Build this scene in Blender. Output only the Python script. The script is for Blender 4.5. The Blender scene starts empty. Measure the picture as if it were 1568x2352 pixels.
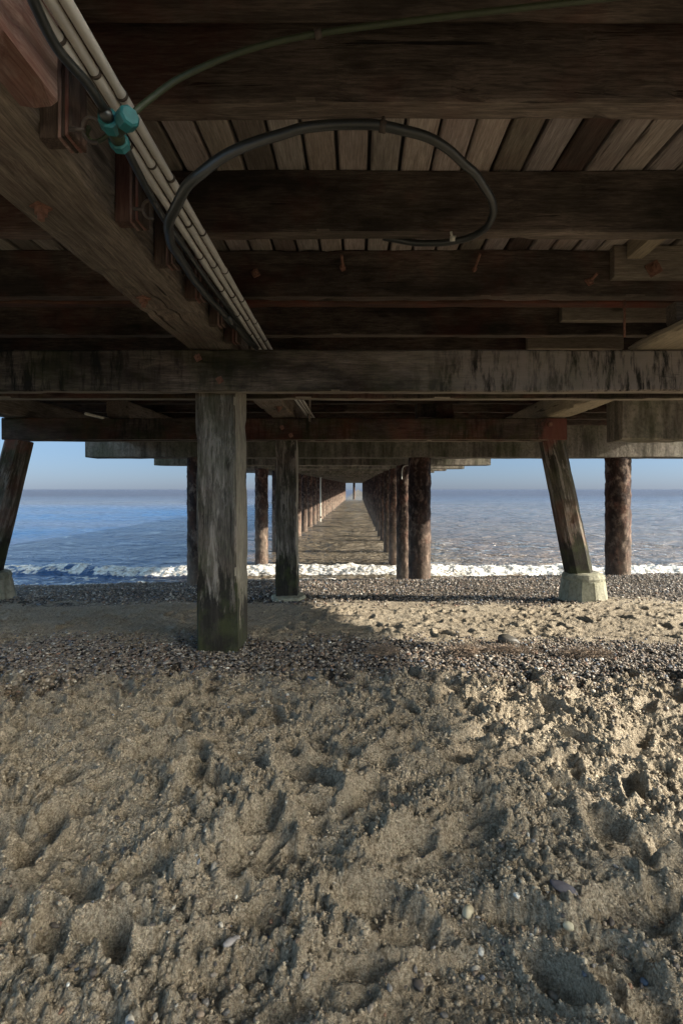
import bpy, bmesh, math, random
import numpy as np
from mathutils import Vector, Matrix, noise as mnoise
random.seed(7); rng = np.random.default_rng(7)
SC = bpy.context.scene; COL = SC.collection
R = math.radians
CZ = 1.2                      # eye height of the camera; H below means height above the eye

# ------------------------------------------------------------------ camera, sky, sun
cam = bpy.data.cameras.new('camera'); co = bpy.data.objects.new('camera', cam); COL.objects.link(co)
cam.sensor_fit = 'VERTICAL'; cam.sensor_height = 36; cam.sensor_width = 24
cam.lens = 1100/2352*36
cam.shift_x = -38/2352; cam.shift_y = 52/2352*-1
cam.clip_start = .05; cam.clip_end = 20000
co.location = (0, 0, CZ); co.rotation_euler = (R(90), 0, 0)
SC.camera = co
ELEV = 21.5; K = .05                      # sun from the right, a touch from behind
w = bpy.data.worlds.new('World'); SC.world = w; w.use_nodes = True
nt = w.node_tree; bg = nt.nodes['Background']
sky = nt.nodes.new('ShaderNodeTexSky'); sky.sky_type = 'NISHITA'; sky.sun_disc = False
sky.sun_elevation = R(ELEV); sky.sun_rotation = R(90+math.degrees(math.atan(K)))
sky.air_density = 1.0; sky.dust_density = .2; sky.ozone_density = 3
# clear blue haze low down, the unseen sky above brightened as added fill light
tcw = nt.nodes.new('ShaderNodeTexCoord'); sx = nt.nodes.new('ShaderNodeSeparateXYZ'); nt.links.new(tcw.outputs['Generated'], sx.inputs[0])
rw = nt.nodes.new('ShaderNodeValToRGB'); nt.links.new(sx.outputs['Z'], rw.inputs[0])
for p, c in ((0., (.19, .25, .46)), (.07, (.275, .315, .44)), (.14, (.38, .40, .48)), (.20, (2.3, 2.05, 1.75)), (.40, (1.9, 1.6, 1.3)), (.6, (2.3, 1.85, 1.3))):
    e = rw.color_ramp.elements[0] if p == 0 else rw.color_ramp.elements.new(p) if p < .6 else rw.color_ramp.elements[-1]
    e.position = p; e.color = (*c, 1)
mw = nt.nodes.new('ShaderNodeMix'); mw.data_type = 'RGBA'; mw.blend_type = 'MULTIPLY'; mw.inputs[0].default_value = 1; mw.clamp_result = False
nt.links.new(sky.outputs[0], mw.inputs[6]); nt.links.new(rw.outputs[0], mw.inputs[7])
# a bright sky patch added as directional fill, unseen behind and to the right
dp_ = nt.nodes.new('ShaderNodeVectorMath'); dp_.operation = 'DOT_PRODUCT'; nt.links.new(tcw.outputs['Generated'], dp_.inputs[0])
dp_.inputs[1].default_value = Vector((.74, -.52, .43)).normalized()
lr = nt.nodes.new('ShaderNodeMapRange'); lr.interpolation_type = 'SMOOTHSTEP'; nt.links.new(dp_.outputs['Value'], lr.inputs[0])
lr.inputs[1].default_value = .94; lr.inputs[2].default_value = .985
mc = nt.nodes.new('ShaderNodeMix'); mc.data_type = 'RGBA'; mc.blend_type = 'MIX'; mc.clamp_result = False
nt.links.new(lr.outputs[0], mc.inputs[0]); nt.links.new(mw.outputs[2], mc.inputs[6]); mc.inputs[7].default_value = (62, 56, 45, 1)
nt.links.new(mc.outputs[2], bg.inputs[0]); bg.inputs[1].default_value = .085
sl = bpy.data.lights.new('sun', 'SUN'); so = bpy.data.objects.new('sun', sl); COL.objects.link(so)
sl.energy = 4.1; sl.angle = R(.8); sl.color = (1, .91, .77)
sd = Vector((1, -K, 0)).normalized()*math.cos(R(ELEV)) + Vector((0, 0, math.sin(R(ELEV))))
so.rotation_euler = sd.to_track_quat('Z', 'Y').to_euler(); so.location = (20, 0, 20)
SC.view_settings.view_transform = 'Standard'; SC.view_settings.look = 'None'
SC.view_settings.exposure = 1.75; SC.view_settings.gamma = 1
SC.render.engine = 'CYCLES'
try:
    SC.cycles.max_bounces = 10; SC.cycles.diffuse_bounces = 6
except Exception: pass

# ------------------------------------------------------------------ node helpers
class NT:
    def __init__(s, name):
        s.m = bpy.data.materials.new(name); s.m.use_nodes = True; s.t = s.m.node_tree
        s.b = s.t.nodes['Principled BSDF']; s.n = s.t.nodes; s.l = s.t.links
    def node(s, typ, **kw):
        n = s.n.new(typ)
        for k, v in kw.items(): setattr(n, k, v)
        return n
    def link(s, a, b): s.l.new(a, b)
    def noise(s, vec, scale, detail=5, rough=.6, lac=2.0, dist=0):
        n = s.node('ShaderNodeTexNoise'); n.inputs['Scale'].default_value = scale
        n.inputs['Detail'].default_value = detail; n.inputs['Roughness'].default_value = rough
        n.inputs['Distortion'].default_value = dist
        s.link(vec, n.inputs['Vector']); return n.outputs['Fac']
    def mapv(s, vec, sc):
        n = s.node('ShaderNodeMapping'); n.inputs['Scale'].default_value = sc
        s.link(vec, n.inputs['Vector']); return n.outputs[0]
    def ramp(s, fac, stops):
        n = s.node('ShaderNodeValToRGB'); e = n.color_ramp.elements
        while len(e) < len(stops): e.new(.5)
        for i, (p, c) in enumerate(stops):
            e[i].position = p; e[i].color = (*(c if hasattr(c, '__len__') else (c, c, c)), 1)
        s.link(fac, n.inputs[0]); return n.outputs[0]
    def mix(s, fac, a, b, mode='MIX'):
        n = s.node('ShaderNodeMix', data_type='RGBA', blend_type=mode)
        for sock, v in ((n.inputs[0], fac), (n.inputs[6], a), (n.inputs[7], b)):
            if hasattr(v, 'links'): s.link(v, sock)
            elif hasattr(v, '__len__'): sock.default_value = (*v, 1)
            else: sock.default_value = v
        return n.outputs[2]
    def math(s, op, a, b=0, clamp=False):
        n = s.node('ShaderNodeMath', operation=op, use_clamp=clamp)
        for i, v in enumerate((a, b)):
            if hasattr(v, 'links'): s.link(v, n.inputs[i])
            else: n.inputs[i].default_value = v
        return n.outputs[0]
    def objvec(s):
        tc = s.node('ShaderNodeTexCoord'); oi = s.node('ShaderNodeObjectInfo')
        r = s.math('MULTIPLY', oi.outputs['Random'], 37.0)
        v = s.node('ShaderNodeVectorMath', operation='ADD')
        s.link(tc.outputs['Object'], v.inputs[0]); s.link(r, v.inputs[1]); return v.outputs[0], oi.outputs['Random']
    def bump(s, h, strength=.5, dist=.01, prev=None):
        n = s.node('ShaderNodeBump'); n.inputs['Strength'].default_value = strength
        n.inputs['Distance'].default_value = dist; s.link(h, n.inputs['Height'])
        if prev: s.link(prev, n.inputs['Normal'])
        return n.outputs[0]
    def done(s, col=None, rough=.8, nrm=None, spec=.3):
        if col is not None:
            if hasattr(col, 'links'): s.link(col, s.b.inputs['Base Color'])
            else: s.b.inputs['Base Color'].default_value = (*col, 1)
        if hasattr(rough, 'links'): s.link(rough, s.b.inputs['Roughness'])
        else: s.b.inputs['Roughness'].default_value = rough
        s.b.inputs['Specular IOR Level'].default_value = spec
        if nrm: s.link(nrm, s.b.inputs['Normal'])
        return s.m

def wood(name, light, dark, black=.45, green=0., red=0., drip=0., attr=False, bump=.9, foot=0, head=0, peel=0, pale_from=None):
    """weathered timber, grain along the object's own X axis"""
    t = NT(name); v, rnd = t.objvec()
    g = t.noise(t.mapv(v, (1.8, 24, 24)), 2.2, 9, .78, dist=.6)
    g2 = t.noise(t.mapv(v, (6, 80, 80)), 2.0, 5, .7)
    cr = t.noise(t.mapv(v, (.9, 15, 15)), 1.5, 6, .65, dist=.5); kn = t.node('ShaderNodeTexVoronoi'); kn.inputs['Scale'].default_value = 1.0; t.link(t.mapv(v, (2.2, 7, 7)), kn.inputs['Vector'])
    big = t.noise(t.mapv(v, (.9, 2.4, 2.4)), 1.3, 6, .65)
    col = t.mix(t.ramp(g, [(.34, 0.), (.62, 1.)]), dark, light)
    col = t.mix(t.ramp(g2, [(.35, .55), (.6, 0.)]), col, tuple(c*.35 for c in dark))
    col = t.mix(t.math('MULTIPLY', t.ramp(big, [(.38, 1.), (.62, 0.)]), black), col, tuple(c*.22 for c in dark))
    col = t.mix(t.ramp(cr, [(.30, .9), (.36, 0.)]), col, tuple(c*.15 for c in dark))
    col = t.mix(t.ramp(kn.outputs['Distance'], [(.07, .8), (.16, 0.)]), col, tuple(c*.3 for c in dark))
    if peel:                                            # pale peeled patches and black streaks
        p1_ = t.noise(t.mapv(v, (1.5, 11, 11)), 1.4, 7, .75, dist=.5); p2_ = t.noise(t.mapv(v, (1.1, 16, 16)), 1.2, 6, .7, dist=.4)
        col = t.mix(t.math('MULTIPLY', t.ramp(p1_, [(.52, 0.), (.58, 1.)]), peel), col, (.40, .35, .30))
        col = t.mix(t.math('MULTIPLY', t.ramp(p2_, [(.40, 1.), (.45, 0.)]), peel), col, (.012, .010, .009))
    if pale_from is not None:
        so_ = t.node('ShaderNodeTexCoord'); sx_ = t.node('ShaderNodeSeparateXYZ'); t.link(so_.outputs['Object'], sx_.inputs[0])
        mp = t.node('ShaderNodeMapRange'); t.link(sx_.outputs['X'], mp.inputs[0]); mp.inputs[1].default_value = pale_from; mp.inputs[2].default_value = pale_from+1.2
        pn = t.noise(t.mapv(v, (1, 2.5, 5)), 2.4, 6, .7)
        col = t.mix(t.ramp(t.math('ADD', t.math('MULTIPLY', mp.outputs[0], .5), t.math('MULTIPLY', pn, .7)), [(.42, 0.), (.78, .75)]), col, (.26, .22, .185))
    if attr:
        a = t.node('ShaderNodeAttribute', attribute_name='tone')
        col = t.mix(1.0, col, a.outputs['Color'], 'MULTIPLY')
    if drip:
        d = t.noise(t.mapv(v, (9, 9, 1.6)), 2.2, 6, .7)
        d2 = t.noise(v, 1.1, 3, .5)
        mk = t.math('MULTIPLY', t.ramp(d, [(.46, 0.), (.60, 1.)]), t.ramp(d2, [(.38, 0.), (.56, 1.)]))
        col = t.mix(t.math('MULTIPLY', mk, drip), col, (.008, .008, .006))
    if green:
        gn = t.noise(v, 2.6, 6, .7)
        col = t.mix(t.math('MULTIPLY', t.ramp(gn, [(.46, 0.), (.68, 1.)]), green), col, (.045, .06, .012))
    if red:
        rn = t.noise(v, 1.9, 5, .65)
        col = t.mix(t.math('MULTIPLY', t.ramp(rn, [(.48, 0.), (.68, 1.)]), red), col, (.14, .028, .016))
    if head:                                            # red stained head
        so_ = t.node('ShaderNodeTexCoord'); sx_ = t.node('ShaderNodeSeparateXYZ'); t.link(so_.outputs['Object'], sx_.inputs[0])
        mh = t.node('ShaderNodeMapRange'); t.link(sx_.outputs['X'], mh.inputs[0]); mh.inputs[1].default_value = head; mh.inputs[2].default_value = head+.5
        hn = t.noise(v, 4, 5, .7)
        col = t.mix(t.ramp(t.math('ADD', t.math('MULTIPLY', mh.outputs[0], .5), hn), [(.74, 0.), (.95, .7)]), col, (.17, .06, .045))
    if foot:                                            # tide stain: black and algae towards the foot
        so_ = t.node('ShaderNodeTexCoord'); sx_ = t.node('ShaderNodeSeparateXYZ'); t.link(so_.outputs['Object'], sx_.inputs[0])
        mr_ = t.node('ShaderNodeMapRange'); t.link(sx_.outputs['X'], mr_.inputs[0]); mr_.inputs[1].default_value = foot; mr_.inputs[2].default_value = .15
        tn = t.noise(t.mapv(v, (1.6, 9, 9)), 1.6, 6, .7)
        fm_ = t.ramp(t.math('ADD', t.math('MULTIPLY', mr_.outputs[0], .55), t.math('MULTIPLY', tn, .9)), [(.68, 0.), (.76, 1.)])
        gcol = t.mix(t.ramp(t.noise(v, 5, 4, .6), [(.45, 0.), (.6, 1.)]), (.012, .011, .009), (.030, .036, .014))
        col = t.mix(t.math('MULTIPLY', fm_, .9), col, gcol)
    h = t.math('ADD', t.math('MULTIPLY', g, .7), t.math('MULTIPLY', g2, .4))
    h = t.math('ADD', h, t.ramp(cr, [(.30, 0.), (.36, 1.)]))
    return t.done(col, .85, t.bump(h, bump, .006), .2)

def concrete(name, light, dark, green=.4):
    t = NT(name); v, rnd = t.objvec()
    st = t.noise(t.mapv(v, (5, 5, .9)), 1.3, 6, .65)
    fine = t.noise(v, 22, 6, .7); big = t.noise(v, 1.2, 5, .6)
    col = t.mix(t.ramp(st, [(.36, 0.), (.62, 1.)]), dark, light)
    col = t.mix(t.ramp(fine, [(.3, .6), (.55, 0.)]), col, tuple(c*.4 for c in dark))
    col = t.mix(t.math('MULTIPLY', t.ramp(big, [(.45, 0.), (.65, 1.)]), green), col, (.04, .06, .015))
    return t.done(col, .9, t.bump(t.math('ADD', fine, st), .6, .012), .2)

def simple(name, col, rough=.5, nscale=18, var=.35, bump=.15, spec=.4, metal=0):
    t = NT(name); v, rnd = t.objvec()
    n = t.noise(v, nscale, 6, .65)
    c = t.mix(t.ramp(n, [(.35, var), (.62, 0.)]), col, tuple(x*.4 for x in col))
    m = t.done(c, rough, t.bump(n, bump, .004), spec); t.b.inputs['Metallic'].default_value = metal
    return m

def rusty(name, pale=.5):
    t = NT(name); v, rnd = t.objvec()
    n1 = t.noise(t.mapv(v, (1, 1, .55)), 4.2, 9, .75); n2 = t.noise(t.mapv(v, (1, 1, .6)), 8, 7, .75); n3 = t.noise(t.mapv(v, (1, 1, .5)), 2.2, 5, .6)
    col = t.ramp(n1, [(.36, (.014, .010, .009)), (.52, (.042, .024, .019)), (.63, (.10, .044, .030)), (.78, (.17, .105, .08))])
    col = t.mix(t.math('MULTIPLY', t.ramp(n2, [(.50, 0.), (.64, 1.)]), pale), col, (.40, .30, .23))
    tc = t.node('ShaderNodeNewGeometry'); sp = t.node('ShaderNodeSeparateXYZ'); t.link(tc.outputs['Position'], sp.inputs[0])
    low = t.node('ShaderNodeMapRange'); t.link(sp.outputs['Z'], low.inputs[0])
    low.inputs[1].default_value = .9; low.inputs[2].default_value = -.9
    low.inputs[3].default_value = 0; low.inputs[4].default_value = 1
    col = t.mix(t.math('MULTIPLY', t.math('MULTIPLY', low.outputs[0], t.ramp(n3, [(.35, .25), (.6, 1.)])), .8*pale), col, (.36, .29, .22))
    h = t.math('ADD', n1, t.math('MULTIPLY', n2, .5))
    return t.done(col, .88, t.bump(h, 1.0, .03), .25)

M = {}
M['joist'] = wood('joist_wood', (.18, .14, .115), (.05, .038, .03), .85, .06, .3)
M['joist_pale'] = wood('pale_joist_wood', (.36, .31, .25), (.18, .15, .12), .3, .1, .1)
M['joist_red'] = wood('reddish_joist_wood', (.15, .075, .05), (.06, .03, .022), .4, .05, .7)
M['deck'] = wood('deck_board_wood', (.60, .545, .51), (.36, .315, .29), .4, .04, .22, attr=True, bump=.5)
M['stringer'] = wood('stringer_wood', (.34, .28, .225), (.11, .088, .07), .5, .15, .15)
M['red_timber'] = wood('red_stained_wood', (.34, .25, .21), (.18, .095, .075), .4, .05, .8)
M['cap'] = wood('cross_beam_wood', (.29, .235, .185), (.09, .072, .055), .95, .3, .05, drip=.95, pale_from=4.9)
M['cap_red'] = wood('cross_beam_red_wood', (.14, .10, .08), (.05, .034, .026), .8, .35, .35, drip=.8)
M['post'] = wood('post_wood', (.25, .22, .18), (.075, .064, .052), .7, .35, .12, foot=1.2, peel=.5)
M['raker'] = wood('raking_post_wood', (.25, .21, .155), (.05, .042, .03), .8, .5, .4, foot=1.0, head=1.6, peel=.45)
M['cap_head'] = wood('red_headed_beam_wood', (.14, .10, .08), (.05, .034, .026), .8, .35, .35, drip=.8, head=7.1)
M['post_side'] = wood('lit_side_post_wood', (.46, .42, .33), (.20, .175, .135), .35, .3, .05, foot=.9)  # paler wood for the right faces: side light put into the colour
M['joist_under'] = wood('bounce_lit_joist_wood', (.25, .20, .165), (.09, .072, .058), .6, .08, .2)  # paler joist undersides: bounce off the sand put into the colour
M['cap_under'] = wood('bounce_lit_beam_wood', (.50, .44, .36), (.16, .13, .10), .4, .2, .1)  # cross beam undersides lightened in colour to stand for light from below
M['pale_wood'] = wood('pale_new_wood', (.42, .36, .26), (.30, .25, .18), .1, .1, .05, bump=.4)
M['dark_block'] = wood('dark_block_wood', (.12, .085, .065), (.04, .027, .02), .6, .05, .3)
M['concrete'] = concrete('stained_concrete', (.28, .245, .20), (.09, .078, .062))
M['footing'] = concrete('footing_concrete', (.40, .385, .30), (.20, .19, .145), .35)
M['surface'] = simple('deck_surface', (.10, .095, .09), .9)
M['rust_pile'] = rusty('rusty_steel', .42)
M['rust_bolt'] = simple('rusty_bolt', (.22, .11, .075), .85, 60, .7, .6)
M['pipe_white'] = simple('cream_plastic', (.48, .46, .42), .42, 7, .30, .1)
M['ring'] = simple('dark_joint', (.06, .045, .035), .7)
M['hose'] = simple('black_rubber', (.022, .024, .022), .34, 30, .3, .1, .5)
M['hose_green'] = simple('olive_rubber', (.035, .045, .020), .5, 30, .3, .1, .4)
M['teal'] = simple('teal_plastic', (.015, .15, .16), .5, 40, .6, .1, .5)
M['tie'] = simple('white_tie', (.62, .60, .52), .5)
M['drain'] = simple('drain_pipe_plastic', (.62, .58, .48), .5)
M['weed'] = simple('dry_seaweed', (.27, .205, .15), .95, 8, .4)

# ------------------------------------------------------------------ object helpers
def meshobj(name, verts, faces, mat, parent=None, smooth=False, matrix=None):
    me = bpy.data.meshes.new(name); me.from_pydata([tuple(v) for v in verts], [], faces); me.update()
    if mat: me.materials.append(mat)
    if smooth: me.polygons.foreach_set('use_smooth', [True]*len(me.polygons))
    o = bpy.data.objects.new(name, me); COL.objects.link(o)
    if parent: o.parent = parent
    if matrix is not None: o.matrix_local = matrix
    return o
def tag(o, label=None, cat=None, group=None, kind=None):
    if label: o['label'] = label
    if cat: o['category'] = cat
    if group: o['group'] = group
    if kind: o['kind'] = kind
    return o
def thing(name, loc, label, cat, group=None):
    o = bpy.data.objects.new(name, None); COL.objects.link(o); o.location = loc
    return tag(o, label, cat, group)
def frame(A, B, up=(0, 0, 1)):
    A = Vector(A); B = Vector(B); x = (B-A).normalized(); u = Vector(up)
    if abs(x.dot(u)) > .95: u = Vector((0, 1, 0))
    y = u.cross(x).normalized(); z = x.cross(y)
    m = Matrix((x, y, z)).transposed().to_4x4(); m.translation = A
    return m, (B-A).length
def beam_data(L, w_, h_, seg=None, ch=.012, wob=.004, seed=0, chip=.6):
    """worn timber: local X 0..L, Y +-w/2, Z 0..h"""
    seg = seg or max(2, int(L/.06)); V = []; F = []
    c = ch
    prof = [(-w_/2+c, 0), (w_/2-c, 0), (w_/2, c), (w_/2, h_-c), (w_/2-c, h_), (-w_/2+c, h_), (-w_/2, h_-c), (-w_/2, c)]
    mids = []
    for i in range(8):                                    # an extra point on each long side
        a = prof[i]; b = prof[(i+1) % 8]; mids.append(a)
        if i % 2 == 0: mids.append(((a[0]+b[0])/2, (a[1]+b[1])/2))
    n = len(mids)
    for i in range(seg+1):
        x = L*i/seg
        for j, (y, z) in enumerate(mids):
            p = Vector((x*1.3, y*3+seed, z*3))
            d = mnoise.noise_vector(p)*wob
            e = mnoise.noise(Vector((x*6+seed*3.1, j*2.7, seed)))
            k = max(0, e-.15)*chip*c*2.2
            cy = -math.copysign(k, y) if abs(y) > w_*.3 else 0
            cz = (k if z < h_/2 else -k)
            V.append((x, y+d.y+cy, z+d.z+cz))
    for i in range(seg):
        for j in range(n):
            a = i*n+j; b = i*n+(j+1) % n
            F.append((a, b, b+n, a+n))
    F.append(tuple(reversed(range(n)))); F.append(tuple(range(seg*n, seg*n+n)))
    return V, F
SEED = [0]
def beam(name, A, B, w_, h_, mat, parent=None, up=(0, 0, 1), **kw):
    m, L = frame(A, B, up); SEED[0] += 1
    V, F = beam_data(L, w_, h_, seed=SEED[0]*1.7, **kw)
    if parent is not None: m = Matrix.Translation(-parent.location) @ m
    return meshobj(name, V, F, mat, parent, matrix=m)
def tube_data(pts, r, sides=14, rfun=None, cap=True):
    pts = [Vector(p) for p in pts]; V = []; F = []; N = len(pts)
    t = (pts[1]-pts[0]).normalized(); u = t.orthogonal().normalized()
    for i, p in enumerate(pts):
        t = (pts[min(i+1, N-1)]-pts[max(i-1, 0)]).normalized()
        u = (u-t*u.dot(t)).normalized(); v = t.cross(u)
        rr = rfun(i) if rfun else r
        for k in range(sides):
            a = 2*math.pi*k/sides; V.append(p+(u*math.cos(a)+v*math.sin(a))*rr)
    for i in range(N-1):
        for k in range(sides):
            a = i*sides+k; b = i*sides+(k+1) % sides; F.append((a, b, b+sides, a+sides))
    if cap: F.append(tuple(reversed(range(sides)))); F.append(tuple(range((N-1)*sides, N*sides)))
    return V, F
def spline(ctrl, n=14):
    P = [Vector(c) for c in ctrl]; P = [P[0]*2-P[1]]+P+[P[-1]*2-P[-2]]; out = []
    for i in range(1, len(P)-2):
        for k in range(n):
            t = k/n; a, b, c, d = P[i-1:i+3]
            out.append(.5*((2*b)+(c-a)*t+(2*a-5*b+4*c-d)*t*t+(3*b-a-3*c+d)*t**3))
    out.append(P[-2]); return out
def tube(name, pts, r, mat, parent=None, sides=14, rfun=None, origin=None):
    o0 = Vector(origin if origin is not None else (parent.location if parent else pts[0]))
    V, F = tube_data([Vector(p)-o0 for p in pts], r, sides, rfun)
    o = meshobj(name, V, F, mat, parent, smooth=True)
    if not parent: o.location = o0
    return o
def W(X, Y, H): return Vector((X, Y, H+CZ))          # H: height over the eye
def at(px, py, Y):                                    # ray of a photo point met at distance Y
    return W((px-822)*Y/1100, Y, (1124-py)*Y/1100)
def atH(px, py, H):
    return at(px, py, 1100*H/(1124-py))
def bolt(parent, c, d, r=.022, L=.03, plate=.04):
    """square washer, nut and shank standing out of a face: one part"""
    c = Vector(c)-parent.location; d = Vector(d).normalized(); u = d.orthogonal().normalized(); v = d.cross(u)
    V = []; F = []
    def prism(rad, a, b, n, ph):
        s = len(V)
        for q in (a, b):
            for k in range(n):
                an = 2*math.pi*k/n+ph; V.append(c+d*q+(u*math.cos(an)+v*math.sin(an))*rad)
        for k in range(n): F.append((s+k, s+(k+1) % n, s+n+(k+1) % n, s+n+k))
        F.append(tuple(range(s+n, s+2*n))); F.append(tuple(reversed(range(s, s+n))))
    prism(plate, -.004, .006, 4, .5); prism(r, .006, .006+r*.9, 6, .2); prism(r*.5, .006, .006+L, 10, 0)
    return meshobj('bolt', V, F, M['rust_bolt'], parent)

# ------------------------------------------------------------------ numpy noise
def _hash(ix, iy, s):
    h = (ix.astype(np.int64)*374761393+iy.astype(np.int64)*668265263+s*974711) & 0xFFFFFFFF
    h = ((h ^ (h >> 13))*1274126177) & 0xFFFFFFFF
    return ((h ^ (h >> 16)) & 0xFFFFFF)/float(0xFFFFFF)
def perl(x, y, s=0):
    ix = np.floor(x); iy = np.floor(y); fx = x-ix; fy = y-iy
    ux = fx*fx*fx*(fx*(fx*6-15)+10); uy = fy*fy*fy*(fy*(fy*6-15)+10)
    def g(dx, dy):
        a = _hash(ix+dx, iy+dy, s)*2*np.pi
        return np.cos(a)*(fx-dx)+np.sin(a)*(fy-dy)
    return ((g(0, 0)*(1-ux)+g(1, 0)*ux)*(1-uy)+(g(0, 1)*(1-ux)+g(1, 1)*ux)*uy)*1.5
def fbm(x, y, o=4, s=0, gain=.5):
    r = 0; a = 1
    for i in range(o): r = r+a*perl(x, y, s+i*13); x = x*2.03+5.1; y = y*2.03+1.7; a *= gain
    return r
def dome(x, y, s=0, keep=1.):
    """rounded crumbs: one per cell, each with its own size"""
    ix = np.floor(x); iy = np.floor(y); out = np.zeros_like(x)
    for dx in (-1, 0, 1):
        for dy in (-1, 0, 1):
            cx = ix+dx; cy = iy+dy
            px = cx+.15+.7*_hash(cx, cy, s); py = cy+.15+.7*_hash(cx, cy, s+1); r = .25+.55*_hash(cx, cy, s+2)
            d2 = ((x-px)**2+(y-py)**2)/(r*r)
            out = np.maximum(out, np.where(d2 < 1, np.maximum(0, 1-d2)**.75*r, 0)*(_hash(cx, cy, s+3) < keep))
    return out
def sstep(a, b, x):
    t = np.clip((x-a)/(b-a), 0, 1); return t*t*(3-2*t)

# ------------------------------------------------------------------ beach
ZT = np.array([-9, -2, 0, 1, 2, 3, 3.4, 4, 5, 6.7, 8.5, 10, 10.8, 12, 13.5, 18, 30.])
HT = np.array([-.85, -1.0, -1.06, -1.08, -1.10, -1.13, -1.15, -1.21, -1.35, -1.56, -1.74, -1.90, -2.03, -2.36, -2.75, -3.2, -4.])
prints = []
for i in range(190):
    prints.append((rng.uniform(-2.3, 2.3), rng.uniform(.5, 2.9), rng.normal(0, .75), rng.uniform(.022, .046), rng.uniform(.5, .85)))
for i in range(64):
    prints.append((rng.uniform(-2.3, 2.3), rng.uniform(.5, 2.9), rng.normal(.1, .8), rng.uniform(.03, .045), rng.uniform(.85, 1.1)))
for i in range(420):
    prints.append((rng.uniform(-6, 6.5), rng.uniform(3.8, 6.2), rng.uniform(0, 6.28), rng.uniform(.012, .03), rng.uniform(.8, 1.1)))
# the prints one can make out
prints += [((590-822)*1.45/1100, 1.45, 1.35, .038, 1.1), ((1405-822)*1.48/1100, 1.46, 1.7, .038, 1.1), (.44, 1.96, .3, .034, 1.0),
           (-.2, 2.05, .5, .038, 1.0), (.02, 1.62, .9, .034, .9), (.55, 1.1, -.4, .03, .9), (-.05, 1.02, .5, .03, 1.)]
def trodden(X, Y):
    """1 inside a footprint"""
    out = np.zeros_like(X)
    for (x0, y0, a, dep, sc) in prints:
        m = (np.abs(X-x0) < .2)&(np.abs(Y-y0) < .2)
        if m.any():
            dx = X[m]-x0; dy = Y[m]-y0; u = dx*math.cos(a)+dy*math.sin(a); v = -dx*math.sin(a)+dy*math.cos(a)
            out[m] = np.maximum(out[m], np.sqrt((u/(.145*sc))**2+(v/(.052*sc))**2) < .95)
    return out
def shingle(X, Y):
    """share of pebbles in the ground cover: two banks of shingle"""
    n = .5*perl(X*1.1+3, Y*1.3, 5)+.3*perl(X*4, Y*5, 6)+.3*perl(X*11, Y*12, 7)
    a = sstep(2.35, 3.25, Y+n*.6)*(1-sstep(3.45, 3.95, Y+n*.5+.02*X))
    b = sstep(5.8, 7.0, Y+n*.9)
    return np.clip(a+b, 0, 1)
def ground(X, Y, detail=True):
    Z = np.interp(Y, ZT, HT)
    # soften the table, lift the right end of the shingle crest
    Z = (Z+np.interp(Y-.4, ZT, HT)+np.interp(Y+.4, ZT, HT))/3
    Z = Z+.018*np.clip(X, -8, 12)*sstep(6, 10, Y)
    near = 1-sstep(2.5, 3.3, Y); mid = sstep(3.6, 3.9, Y)*(1-sstep(5.9, 6.6, Y)); sh = shingle(X, Y)
    wx = X+.09*perl(X*2.3, Y*2.3, 31); wy = Y+.07*perl(X*2.0, Y*2.3, 32)
    rid = 1-np.sqrt(perl(wx*2.0, wy*5.2, 1)**2+.012)*2.2
    rid2 = 1-np.sqrt(perl(wx*4.4+9, wy*10, 2)**2+.02)*2.2
    Z = Z+near*(.034*rid+.020*rid2+.03*perl(X*1.2, Y*1.4, 3)+.012*(1-np.sqrt(perl(wx*10, wy*15, 41)**2+.02)*2.2))
    Z = Z+mid*(.010*(1-np.abs(perl(wx*4, wy*6, 1))*2.2)+.014*perl(wx*9, wy*11, 4))
    Z = Z+.045*perl(X*.7, Y*.9, 8)*sstep(3, 4, Y)
    if detail:
        cl = np.abs(perl(wx*19, wy*21, 11)); cl2 = np.abs(perl(X*43, Y*47, 12)); cl3 = np.abs(perl(X*90, Y*95, 14))
        lump = sstep(-.25, .35, perl(X*3.3, Y*3.3, 15))
        far = 1-sstep(3.0, 4.5, Y)
        crumb = .35+.85*lump
        Z = Z+near*crumb*(.027*dome(wx*17, wy*18, 51, .6)+.024*dome(X*34, Y*35, 55, .85)+.016*dome(X*62, Y*64, 59, .9)+.008*perl(wx*12, wy*13, 11))
        Z = Z+near*.004*perl(X*110, Y*115, 43)
        Z = Z+mid*(.012*cl+.006*cl2)
        Z = Z+sh*(.012*perl(X*26, Y*26, 16)+.012*perl(X*8, Y*9, 17))
    for (x0, y0, a, dep, sc) in prints:
        m = (np.abs(X-x0) < .26)&(np.abs(Y-y0) < .26)
        if not m.any(): continue
        dx = X[m]-x0; dy = Y[m]-y0; u = dx*math.cos(a)+dy*math.sin(a); v = -dx*math.sin(a)+dy*math.cos(a)
        wv = .052*sc*(1+.22*np.cos(u/.14*2.2)); d = np.sqrt((u/(.145*sc))**2+(v/wv)**2)
        ins = 1-sstep(.5, 1.12, d)
        flat = Z[m]
        treadp = .0014*np.sin(u*260+v*60)*ins
        Z[m] = flat*(1-.5*ins)+(.5*ins)*flat.mean()-.9*dep*ins+.40*dep*np.exp(-((d-1.25)/.22)**2)+treadp
    return Z
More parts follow.
